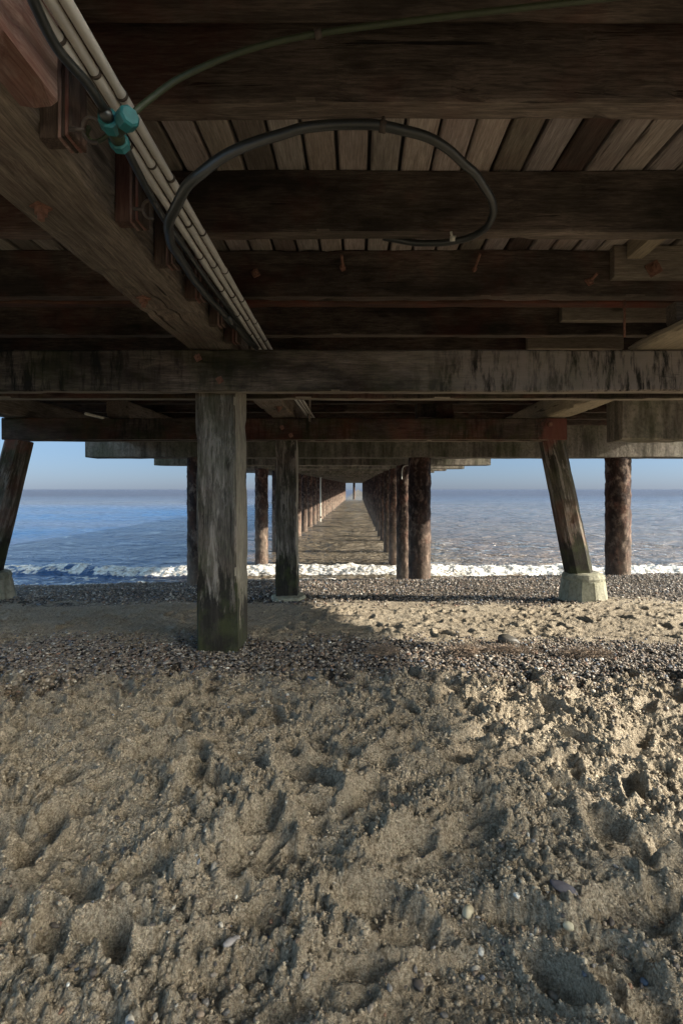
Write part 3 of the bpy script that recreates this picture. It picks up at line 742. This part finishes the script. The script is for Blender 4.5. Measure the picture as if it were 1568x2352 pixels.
cl = beam('cleat', W(1.78, 2.46, 1.486), W(1.78, 3.085, 1.486), .10, .10, M['pale_wood'], ch=.004, wob=.003)
tag(cl, 'short pale cleat under the deck boards at the upper right', 'timber')
# hanging board beside the pipes behind the first beam
hb = beam('hanging_board', W(-.66, 6.45, .93), W(-.66, 6.45, 1.28), .02, .16, M['stringer'], up=(0, 1, 0), ch=.003, wob=.003)
tag(hb, 'short board hanging beside the white pipes behind the nearest cross beam', 'board')

# deck: boards lengthwise and a surface on top
def deck(name, x0, x1, y0, y1, H0, H1, label, pitch=.153, dark=None):
    d = thing(name, W((x0+x1)/2, y0, H0), label, 'deck'); V = []; F = []; T = []
    n = int((x1-x0)/pitch); seg = max(2, int((y1-y0)/.25))
    for i in range(n):
        xa = x0+i*pitch+.006+random.uniform(0, .004); xb = x0+(i+1)*pitch-.006-random.uniform(0, .006)
        tone = random.choice((random.uniform(.42, .8), random.uniform(.75, 1.15))); tt = (tone, tone*random.uniform(.93, 1.0), tone*random.uniform(.86, 1.0))
        if dark is not None and xa < dark < xb: tt = (.16, .13, .12)
        s0 = len(V); dz = random.uniform(-.006, .004)
        for j in range(seg+1):
            y = y0+(y1-y0)*j/seg; h = H0+(H1-H0)*j/seg+CZ+dz
            e = [mnoise.noise(Vector((xa*9, y*7, q)))*.004+(-abs(mnoise.noise(Vector((xa*5, y*11, q+9))))**2*.03 if q else 0) for q in range(2)]
            V += [(xa-abs(e[0]), y, h+.008), (xa+.008, y, h), (xb-.008, y, h+.002), (xb+e[1], y, h+.008), (xb, y, h+.045), (xa, y, h+.045)]
        for j in range(seg):
            for k in range(6):
                a = s0+j*6+k; b = s0+j*6+(k+1) % 6; F.append((a, b, b+6, a+6))
        T += [tt]*(len(V)-s0)
    V = [(a-d.location.x, b-d.location.y, c-d.location.z) for a, b, c in V]
    o = meshobj('boards', V, F, M['deck'], d)
    ca = o.data.color_attributes.new('tone', 'FLOAT_COLOR', 'POINT')
    for q, c in zip(ca.data, T): q.color = (*c, 1)
    m = Matrix.Translation(-d.location)
    # grain runs along local X of the material, so turn the mesh: swap axes and rotate the object
    o.data.transform(Matrix.Rotation(-math.pi/2, 4, 'Z')); o.rotation_euler.z = math.pi/2
    a0 = W(x0-.05, y0, H0+.05)-d.location; a1 = W(x1+.05, y1, H1+.05)-d.location
    vs = [(a0.x, a0.y, a0.z), (a1.x, a0.y, a0.z), (a1.x, a1.y, a1.z), (a0.x, a1.y, a1.z)]
    vs += [(p, q, r+.07) for p, q, r in vs]
    meshobj('surface', vs, [(0, 3, 2, 1), (4, 5, 6, 7), (0, 1, 5, 4), (1, 2, 6, 5), (2, 3, 7, 6), (3, 0, 4, 7)], M['surface'], d)
    return d
deck('pier_deck', XL, XR, .25, 10.3, HD, HD+.0, 'underside of the near deck, lengthwise weathered boards above the joists', dark=1.03)
# fascia boards on the edges
for x, lab in ((XL-.03, 'long fascia board on the left edge of the near deck'), (XR+.03, 'long fascia board on the right edge of the near deck')):
    o = beam('fascia_board', W(x, .25, 1.42), W(x, 10.3, 1.42), .05, .26, M['stringer']); tag(o, lab, 'board')

# unseen deck wedge on the right, added to shade the near sand
ap = [(XR+.06, 2.5), (7.15, 1.8), (7.6, 1.2), (8.4, .5), (8.6, .25), (XR+.06, .25)]
V = [(x, y, HD+.03+CZ) for x, y in ap]+[(x, y, HD+.14+CZ) for x, y in ap]; n = len(ap)
o = meshobj('shade_apron', V, [tuple(range(n)), tuple(reversed(range(n, 2*n)))]+[(i, i+n, (i+1) % n+n, (i+1) % n) for i in range(n)], M['surface'])
tag(o, 'added deck wedge shading the near sand from beyond the right edge of the picture', 'deck')
o = beam('light_block_wall', W(-14, -5.2, -1.4), W(16, -5.2, -1.4), .6, 2.3, M['concrete'], seg=60); tag(o, 'unseen concrete wall added behind the camera to cut low light', 'wall')  # wall added out of view to keep low light off the front faces
o = beam('packing_timber', W(XL, 1.45, 1.45), W(XR, 1.45, 1.45), .10, .135, M['joist']); tag(o, 'dark packing timber against the deck boards at the very top of the picture', 'timber')
# ------------------------------------------------------------------ steel pile part
def HB(n):
    tb = {3: .672, 4: .675, 5: .72, 6: .78, 7: .815, 8: .86}
    return tb[n] if n in tb else .86+(n-8)*.0277
YB = lambda n: 3.35*n
def pile_data(L, r, rows, sides, amp, seed):
    V = []; F = []
    for i in range(rows+1):
        zz = -L+L*i/rows
        for k in range(sides):
            a = 2*math.pi*k/sides; p = Vector((math.cos(a)*r*7, math.sin(a)*r*7, zz*7+seed*9))
            q = r+amp*(mnoise.noise(p)+.7*max(0, mnoise.noise(p*2.6))+.5*mnoise.noise(p*5))
            V.append((q*math.cos(a), q*math.sin(a), zz))
    for i in range(rows):
        for k in range(sides): a = i*sides+k; b = i*sides+(k+1) % sides; F.append((a, b, b+sides, a+sides))
    F.append(tuple(range(rows*sides, (rows+1)*sides))); F.append(tuple(reversed(range(sides))))
    return V, F
LP = 4.3
pm = {}
for nm, rows, sides, amp in (('near', 190, 56, .016), ('far', 60, 20, .012)):
    V, F = pile_data(LP, .228, rows, sides, amp, len(nm)); me = bpy.data.meshes.new('pile'); me.from_pydata(V, [], F); me.update()
    me.materials.append(M['rust_pile']); me.polygons.foreach_set('use_smooth', [True]*len(me.polygons)); pm[nm] = me
NTH = {3: 'first', 4: 'second', 5: 'third', 6: 'fourth', 7: 'fifth', 8: 'sixth', 9: 'seventh', 10: 'eighth', 11: 'ninth', 12: 'tenth'}
def pile(x, n, label, group, r=1.0, dy=.25):
    o = bpy.data.objects.new('steel_pile', pm['near' if n <= 6 else 'far']); COL.objects.link(o)
    o.location = W(x, YB(n)+dy, HB(n)+.02); o.scale = (r, r, 1.0+.012*(n-3)); o.rotation_euler.z = random.uniform(0, 6.28)
    return tag(o, label, 'pile', group)
for n in range(3, 38):
    for x, side in ((-3.42, 'left'), (1.32, 'right')):
        if n == 3: lab = 'big rusty pile in front of the right-hand avenue row' if side == 'right' else 'dark red rusty pile showing left of the largest timber post'
        elif n in NTH: lab = '%s pile from the beach in the %s row of the avenue' % (NTH[n], side)
        else: lab = 'distant rusty pile merging with its neighbours deep in the %s row' % side
        pile(x, n, lab, 'piles of the %s row under the pier' % side, 1.0 if n > 3 else 1.04)
pile(5.58, 3, 'lone rusty pile at the right, standing clear of the avenue', None, 1.08)
pile(-1.06, 38, 'single dark pile in the middle of the bright gap at the far end', None, 1.35)
def ccap(n, x0, x1, h, th, label, group='concrete cross heads on the steel piles'):
    o = beam('cross_head', W(x0, YB(n)+.25, HB(n)), W(x1, YB(n)+.25, HB(n)), th, h, M['concrete'], ch=.015, wob=.008, seg=60)
    return tag(o, label, 'beam', group)
ccap(3, -5.72, 8.2, .74, .5, 'long stained cross head over the first piles, reaching the right edge')
base = None
for n in range(4, 39):
    lab = ('%s cross head from the beach, above the avenue' % NTH[n]) if n in NTH and n < 9 else 'distant cross head stacked with others above the avenue'
    if base is None:
        base = ccap(n, -5.72, 3.72, .42, .42, lab)
        base_z = base.location.copy()
    else:
        o = base.copy(); COL.objects.link(o); o.location = W(-5.72+random.uniform(-.04, .04), YB(n)+.25, HB(n)); tag(o, lab)
# end beam at the far end
bb = beam('boundary_beam', W(3.58, 6.70, .674), W(8.2, 6.70, .674), .42, .60, M['concrete'], ch=.02, wob=.01)
tag(bb, 'deep stained beam block at the right edge above the lone pile', 'beam')
tr = beam('transition_beam', W(-5.5, 10.35, 1.25), W(-1.9, 10.35, 1.25), .2, .36, M['footing'], ch=.01)
tag(tr, 'pale streaked beam face glimpsed above the second cross beam on the left', 'beam')
# deck over the piles
prev = (10.32, 1.64)
deck('far_pier_deck', -5.7, 3.7, 10.32, YB(39), 1.30, HB(38)+.62, 'underside of the long deck over the avenue of piles', pitch=.47)
for x, lab in ((-3.42, 'stringer above the left row of piles'), (-1.0, 'middle stringer above the avenue of piles'), (1.32, 'stringer above the right row of piles')):
    o = beam('far_stringer', W(x, 10.5, 1.085), W(x, YB(39), HB(38)+.40), .22, .22, M['stringer'], seg=120); tag(o, lab, 'beam')

# block hanging under the joists near the big pile
b_ = beam('packing_block', at(955, 962, 7.3), at(1018, 962, 7.3), .3, .22, M['cap_red']); tag(b_, 'reddish packing block above the second cross beam near the big pile', 'block')

# drain pipe and cable by the piles
dp = thing('drain_pipe', W(-3.06, 39.2, -2.7), 'thin white drain pipe standing against the left row of piles', 'pipe')
tube('pipe', spline([W(-3.06, 39.2, -2.75), W(-3.06, 39.2, -1), W(-3.06, 39.2, .75), W(-3.04, 39.2, .95), W(-2.85, 39.3, 1.15), W(-2.80, 39.3, 1.3)]), .055, M['drain'], dp, 10)
tube('collar', [W(-3.06, 39.2, -2.35), W(-3.06, 39.2, -2.2)], .075, M['ring'], dp, 12)
cb = tube('cable', spline([W(1.50, 13.3, .66), W(1.32, 13.33, .66), W(1.24, 13.35, .58), W(1.22, 13.36, .40), W(1.22, 13.36, .28)]), .013, M['tie'], None, 8)
tag(cb, 'thin pale hooked cable at the top of the second right-hand pile', 'cable')
cd = tube('conduit', [W(-3.52, 6.2, .98), W(-3.50, 7.6, 1.0)], .02, M['drain'], None, 10, origin=W(-3.52, 6.2, .98)); tag(cd, 'thin pale conduit slanting above the left end of the second cross beam', 'pipe')

# ------------------------------------------------------------------ services along the stringer
PG = 'cream pipes bundled along the stringer'
def white_pipe(q, x0, x1, H0, H1, label, off):
    t_ = thing('plastic_pipe', W(x0, .3, H0), label, 'pipe', PG)
    A = W(x0, .3, H0); Bp = W(x1, 3.5, H1); E = W(x1-.0, 9.8, H1+.02)
    n = 90; pts = [A.lerp(Bp, i/n) for i in range(n+1)]
    L = (Bp-A).length; per = .335
    def rf(i):
        s_ = (L*i/n+off) % per
        return .0150-.0030*(s_/per)
    tube('barrel', pts+[E], .0135, M['pipe_white'], t_, 16, lambda i: rf(min(i, n)))
    k = 0
    while k*per-off < L:
        s_ = k*per-off
        if s_ > .3:
            c = A.lerp(Bp, s_/L); d = (Bp-A).normalized()
            tube('joint_ring', [c-d*.004, c+d*.004], .0162, M['ring'], t_, 16)
        k += 1
white_pipe(0, -.630, -.640, 1.07, 1.03, 'rightmost of the three bundled cream pipes', .02)
white_pipe(1, -.657, -.672, 1.06, 1.02, 'middle one of the three bundled cream pipes', .10)
white_pipe(2, -.684, -.705, 1.05, 1.01, 'leftmost cream pipe, next to the black water pipe', .20)

bp = thing('water_pipe', atH(60, -40, .96), 'black water pipe with teal joint running beside the cream pipes', 'pipe')
c0 = [(50, -60), (125, 100), (200, 190), (241, 252), (270, 300), (320, 400), (372, 495), (418, 560), (462, 625), (512, 692), (562, 760), (590, 796)]
tube('barrel', spline([atH(a, b, .955+.004*i) for i, (a, b) in enumerate(c0)], 8), .0115, M['hose'], bp, 14)
def nut(parent, c, d, r, L, mat, n=8, name='nut'):
    c = Vector(c)-parent.location; d = Vector(d).normalized(); u = d.orthogonal().normalized(); v = d.cross(u); V = []; F = []
    prof = [(-L/2, r*.82), (-L/2+.003, r), (L/2-.006, r), (L/2, r*.80)]
    sides = n*2
    for q, rr in prof:
        for k in range(sides):
            a = 2*math.pi*k/sides; s_ = rr*(1 if (k % 2) else .92); V.append(c+d*q+(u*math.cos(a)+v*math.sin(a))*s_)
    for i in range(3):
        for k in range(sides): a = i*sides+k; b = i*sides+(k+1) % sides; F.append((a, b, b+sides, a+sides))
    F.append(tuple(reversed(range(sides)))); F.append(tuple(range(3*sides, 4*sides)))
    return meshobj(name, V, F, mat, parent)
tf = thing('pipe_joint', atH(268, 300, .95), 'teal three-way compression joint on the black water pipe', 'pipe joint')
pa = atH(254, 282, .958); pb_ = atH(275, 328, .958); pc = atH(293, 273, .955)
dd = (pb_-pa).normalized(); mid = (pa+pb_)/2
nut(tf, pa, dd, .027, .040, M['teal']); nut(tf, pb_, dd, .027, .030, M['teal']); nut(tf, pc, (pc-mid), .026, .042, M['teal'])
tube('body', [pa, pb_], .020, M['hose_green'], tf, 16); tube('branch', [mid, pc], .017, M['hose_green'], tf, 16)
tube('sleeve', [atH(240, 255, .957), atH(249, 272, .957)], .0165, M['hose'], tf, 16)
oh = thing('olive_hose', pc, 'olive hose arching from the teal joint across the dark upper timbers', 'hose')
hz = [(293, 273, 1.25), (316, 252, 1.26), (350, 224, 1.28), (420, 176, 1.31), (560, 117, 1.34), (730, 77, 1.35), (1000, 41, 1.34), (1250, 12, 1.33), (1600, -28, 1.33)]
tube('barrel', spline([at(a, b, c) for a, b, c in hz], 10), .0082, M['hose_green'], oh, 12)
tube('clip', [at(722, 79, 1.35), at(738, 76, 1.35)], .0125, M['ring'], oh, 12)
# small curled hose beside the joint
sh_ = tube('hose_offcut', spline([atH(205, 292, .97), atH(200, 310, .965), atH(215, 325, .96), atH(236, 320, .955), atH(252, 305, .955)], 8), .006, M['hose_green'], None, 10)
tag(sh_, 'small curl of hose tucked left of the teal joint', 'hose')
lh = thing('hose_loop', atH(415, 600, .95), 'thick black hose hanging in a wide loop below the joists', 'hose')
lp = [(590, 800, 3.2), (525, 733, 2.68), (465, 664, 2.30), (418, 602, 1.98), (394, 560, 1.80), (388, 520, 1.66), (402, 476, 1.58), (445, 412, 1.52), (520, 358, 1.53), (610, 318, 1.58), (700, 296, 1.62), (790, 287, 1.645), (880, 291, 1.65), (960, 310, 1.69), (1030, 345, 1.76),
      (1085, 398, 1.88), (1120, 448, 2.02), (1131, 487, 2.14), (1118, 520, 2.26), (1085, 542, 2.35), (1040, 552, 2.40), (985, 556, 2.44), (930, 552, 2.48), (880, 544, 2.5)]
tube('barrel', [p+mnoise.noise_vector(p*9)*.006+mnoise.noise_vector(p*3)*.008 for p in spline([at(*q) for q in lp], 10)], .0165, M['hose'], lh, 18)
tube('clip', [at(872, 289, 1.65), at(886, 292, 1.65)], .0195, M['ring'], lh, 16)
tube('clip_stem', [at(880, 284, 1.652), at(880, 262, 1.655)], .007, M['ring'], lh, 8)
o = tube('cable_tie', [at(1046, 551, 2.395), at(1034, 552, 2.405)], .0195, M['tie'], lh, 16)
tube('tie_tail', [at(1038, 548, 2.40), at(1035, 532, 2.38)], .006, M['tie'], lh, 8)
tube('coupling', [at(538, 748, 2.76), at(520, 727, 2.64)], .020, M['hose'], lh, 16)
# black saddle clips on the blocks
for px, py, H_, lab in ((213, 300, .95, 'black saddle clip on the nearest timber block'), (346, 482, .95, 'black saddle clip on the second timber block')):
    c = atH(px, py, H_); k_ = thing('saddle_clip', c, lab, 'clip')
    ring = [c+Vector((.026*math.cos(a), -.01*math.sin(a), .026*math.sin(a))) for a in [2*math.pi*i/20 for i in range(17)]]
    tube('band', ring, .005, M['ring'], k_, 8)
    tube('stem', [c+Vector((-.06, 0, .005)), c+Vector((-.02, 0, .0))], .006, M['ring'], k_, 8)
bpy.context.view_layer.update()
print('faces', sum(len(o.data.polygons) for o in bpy.data.objects if o.type == 'MESH'))
